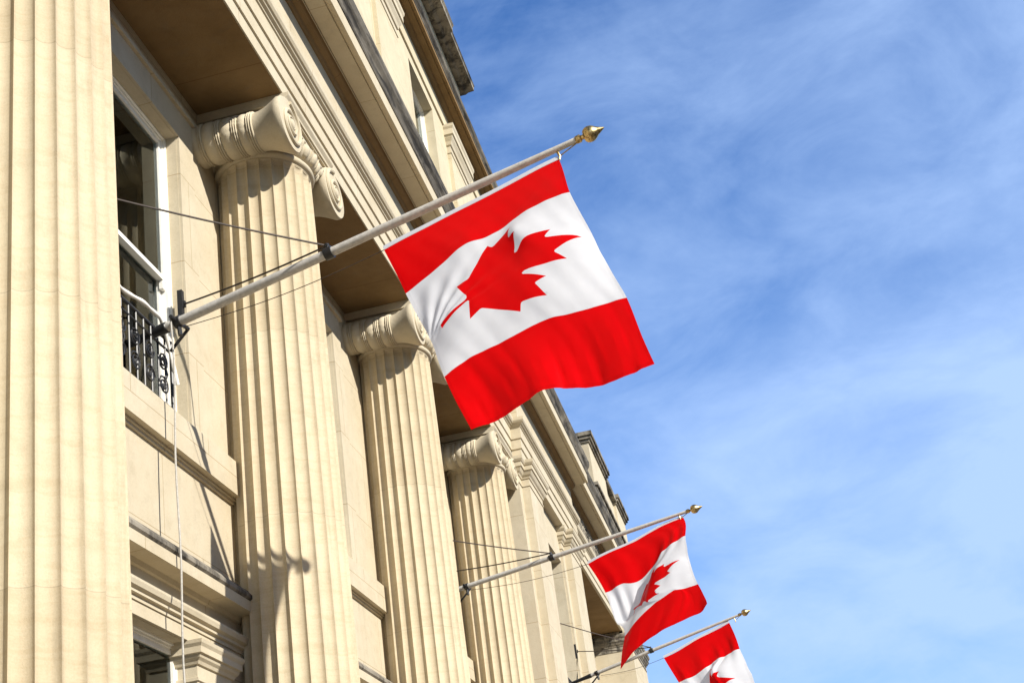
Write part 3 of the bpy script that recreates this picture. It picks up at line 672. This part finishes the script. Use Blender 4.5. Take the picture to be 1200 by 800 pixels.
def flag(data, folds, label, nu=64, nv=110):
    f = tps(data)
    leaf = leaf_outline()
    # resample the leaf so that its edges bend with the cloth
    lp = []
    for (a, b_), (c, d) in zip(leaf, leaf[1:]+leaf[:1]):
        n = max(1, int(math.hypot(a-c, 2*(b_-d))/.02))
        for k in range(n): lp.append((a+(c-a)*k/n, b_+(d-b_)*k/n))
    co = []; edges = []
    vs_ = sorted(set([k/nv for k in range(nv+1)]+[.25, .75]))
    for v in vs_:
        for i in range(nu+1): co.append((i/nu, v))
    nl = len(co); co += lp; edges = [(nl+k, nl+(k+1) % len(lp)) for k in range(len(lp))]
    for v in (.25, .75):
        base = vs_.index(v)*(nu+1); edges += [(base+i, base+i+1) for i in range(nu)]
    V, E_, F, *_ = delaunay_2d_cdt([Vector(p) for p in co], edges, [], 0, 1e-6)
    def inside(x, y):
        c = False
        for (x0, y0), (x1, y1) in zip(leaf, leaf[1:]+leaf[:1]):
            if (y0 > y) != (y1 > y) and x < (x1-x0)*(y-y0)/(y1-y0)+x0: c = not c
        return c
    org = Vector(f(0, 0))
    bm = bmesh.new(); uvl = bm.loops.layers.uv.new('UVMap')
    W = np.array([f(*v) for v in V])
    eps = 2e-3
    vs = []
    for v, w in zip(V, W):
        du = f(v[0]+eps, v[1])-w; dv = f(v[0], v[1]+eps)-w
        n = np.cross(du, dv); n /= max(1e-9, np.linalg.norm(n))
        vs.append(bm.verts.new(Vector(w+n*folds(v[0], v[1]))-org))
    for t in F:
        try: fc = bm.faces.new([vs[i] for i in t])
        except ValueError: continue
        cx = sum(V[i][0] for i in t)/3; cy = sum(V[i][1] for i in t)/3
        red = cy < .25 or cy > .75 or (.27 < cy < .73 and inside(cx, cy))
        fc.material_index = 0 if red else 1; fc.smooth = True
        for lo, i in zip(fc.loops, t): lo[uvl].uv = (V[i][0], V[i][1]*2)
    bmesh.ops.recalc_face_normals(bm, faces=bm.faces[:])
    me = bpy.data.meshes.new('flag'); bm.to_mesh(me); bm.free()
    me.materials.append(M['flag_red']); me.materials.append(M['flag_white'])
    o = bpy.data.objects.new('flag', me); COL.objects.link(o); o.location = org
    o['label'] = label; o['category'] = 'flag'; o['group'] = 'maple leaf flags along the facade'
    # white canvas sleeve along the pole
    bm = bmesh.new(); a = []; b2 = []; c2 = []
    for k in range(41):
        u = k/40; w = Vector(f(u, 0.0))-org; n = Vector(f(u, -.014))-org
        a.append(bm.verts.new(w+Vector((0, -.004, .0)))); b2.append(bm.verts.new(n+Vector((0, -.006, .012)))); c2.append(bm.verts.new(w+Vector((0, .006, 0))))
    for k in range(40):
        bm.faces.new((a[k], a[k+1], b2[k+1], b2[k])); bm.faces.new((b2[k], b2[k+1], c2[k+1], c2[k]))
    s = link('hoist_sleeve', bm, M['flag_white'], None, smooth=1.0); s.parent = o
    return o, f
def sm(a, b, x):
    t = min(1, max(0, (x-a)/(b-a))); return t*t*(3-2*t)
def crease(t, k=3): return 1-abs(math.sin(t))**(1/k)      # narrow ridges with broad flats between
def folds1(u, v):
    h = 0
    # pleats fanning out from the slack spot on the inner edge
    du, dv = u+.02, (v-.50)*2
    r = math.hypot(du, dv); a = math.atan2(dv, du)
    h += .0075*math.sin(a*17+.8)*sm(0, .12, r)*(1-sm(.28, .60, r))*(1-sm(-.15, .35, a))
    h += .011*math.sin((u*1.1+v*.7)*2*math.pi*1.4+.4)*sm(.02, .3, v)
    w = sm(.62, .97, v)
    t = u+.10*math.sin(v*5)
    h += w*1.55*(.012*math.sin(t*2*math.pi*2.1+.9)+.009*crease(t*math.pi*5.2+v*2.2+.3)+.004*crease(t*math.pi*11.3-v*3.1)+.002*crease(t*math.pi*23+v*4))
    h += .0022*crease((u*.8+v*1.9)*math.pi*3.3)*sm(.05, .2, v)+.0012*math.sin(u*57-v*23)*sm(0, .1, v)
    return h
def folds2(u, v):
    h = .008*math.sin(u*2*math.pi*2.1+v*4)*sm(.03, .35, v)
    h += .005*math.sin(u*2*math.pi*6.1-v*4)*(1-sm(.25, .45, v))*sm(.0, .1, v)
    # pleats in the slack triangle by the wall
    k = (1-sm(.30, .55, u))*sm(.24, .32, v)*(1-sm(.5, .62, v)); h += k*.008*math.sin(u*48+v*9)
    h += .006*crease(u*math.pi*5+v*3)*sm(.6, .95, v)+.0015*math.sin(u*40+v*17)
    return h
def folds3(u, v):
    h = .011*math.sin((u+.25*v)*2*math.pi*3.6+.5)*sm(.0, .25, v)+.009*crease((u-.15*v)*math.pi*8.2)*sm(.02, .3, v)+.003*math.sin((u-.2*v)*2*math.pi*7.5)*sm(.02, .2, v)
    return h+.010*math.sin(u*9+v*8)
fl1, f1 = flag(FLAG_POINTS[0], folds1, 'largest nearest red and white maple leaf flag, spread out flat against the sky')
fl2, f2 = flag(FLAG_POINTS[1], folds2, 'middle maple leaf flag with half its leaf folded away')
fl3, f3 = flag(FLAG_POINTS[2], folds3, 'farthest maple leaf flag cut off by the bottom edge')
# ------------------------------------------------------------------ ropes
def rope(pts, r, label, mt='rope'):
    bm = bmesh.new(); o = Vector(pts[0]); tube(bm, [Vector(p)-o for p in pts], r, 6)
    q = link('rope', bm, M[mt], None, smooth=1); q.location = o; q['label'] = label; q['category'] = 'rope'
    return q
for k, (p, f, la) in enumerate(((pl[0], f1, 'thin slack halyard under the nearest flagpole'), (pl[1], f2, 'thin slack halyard under the middle flagpole'), (pl[2], f3, 'thin slack halyard under the farthest flagpole'))):
    P, base, d, Ln, upv, sv = p
    a = base+d*.22-upv*.07; b = Vector(f(0, 0))
    pts = [a.lerp(b, t/14)-Vector((0, 0, .05*math.sin(math.pi*t/14))) for t in range(15)]
    rope(pts, .0035, la, 'wire')
yb = 8.70; xb = -4.14
pts = [(xb+.01*math.sin(k*.9), yb+.012*math.sin(k*.5), 5.50-k*.24) for k in range(22)]
rope(pts, .0085, 'pale rope hanging straight down the wall from the nearest flagpole')
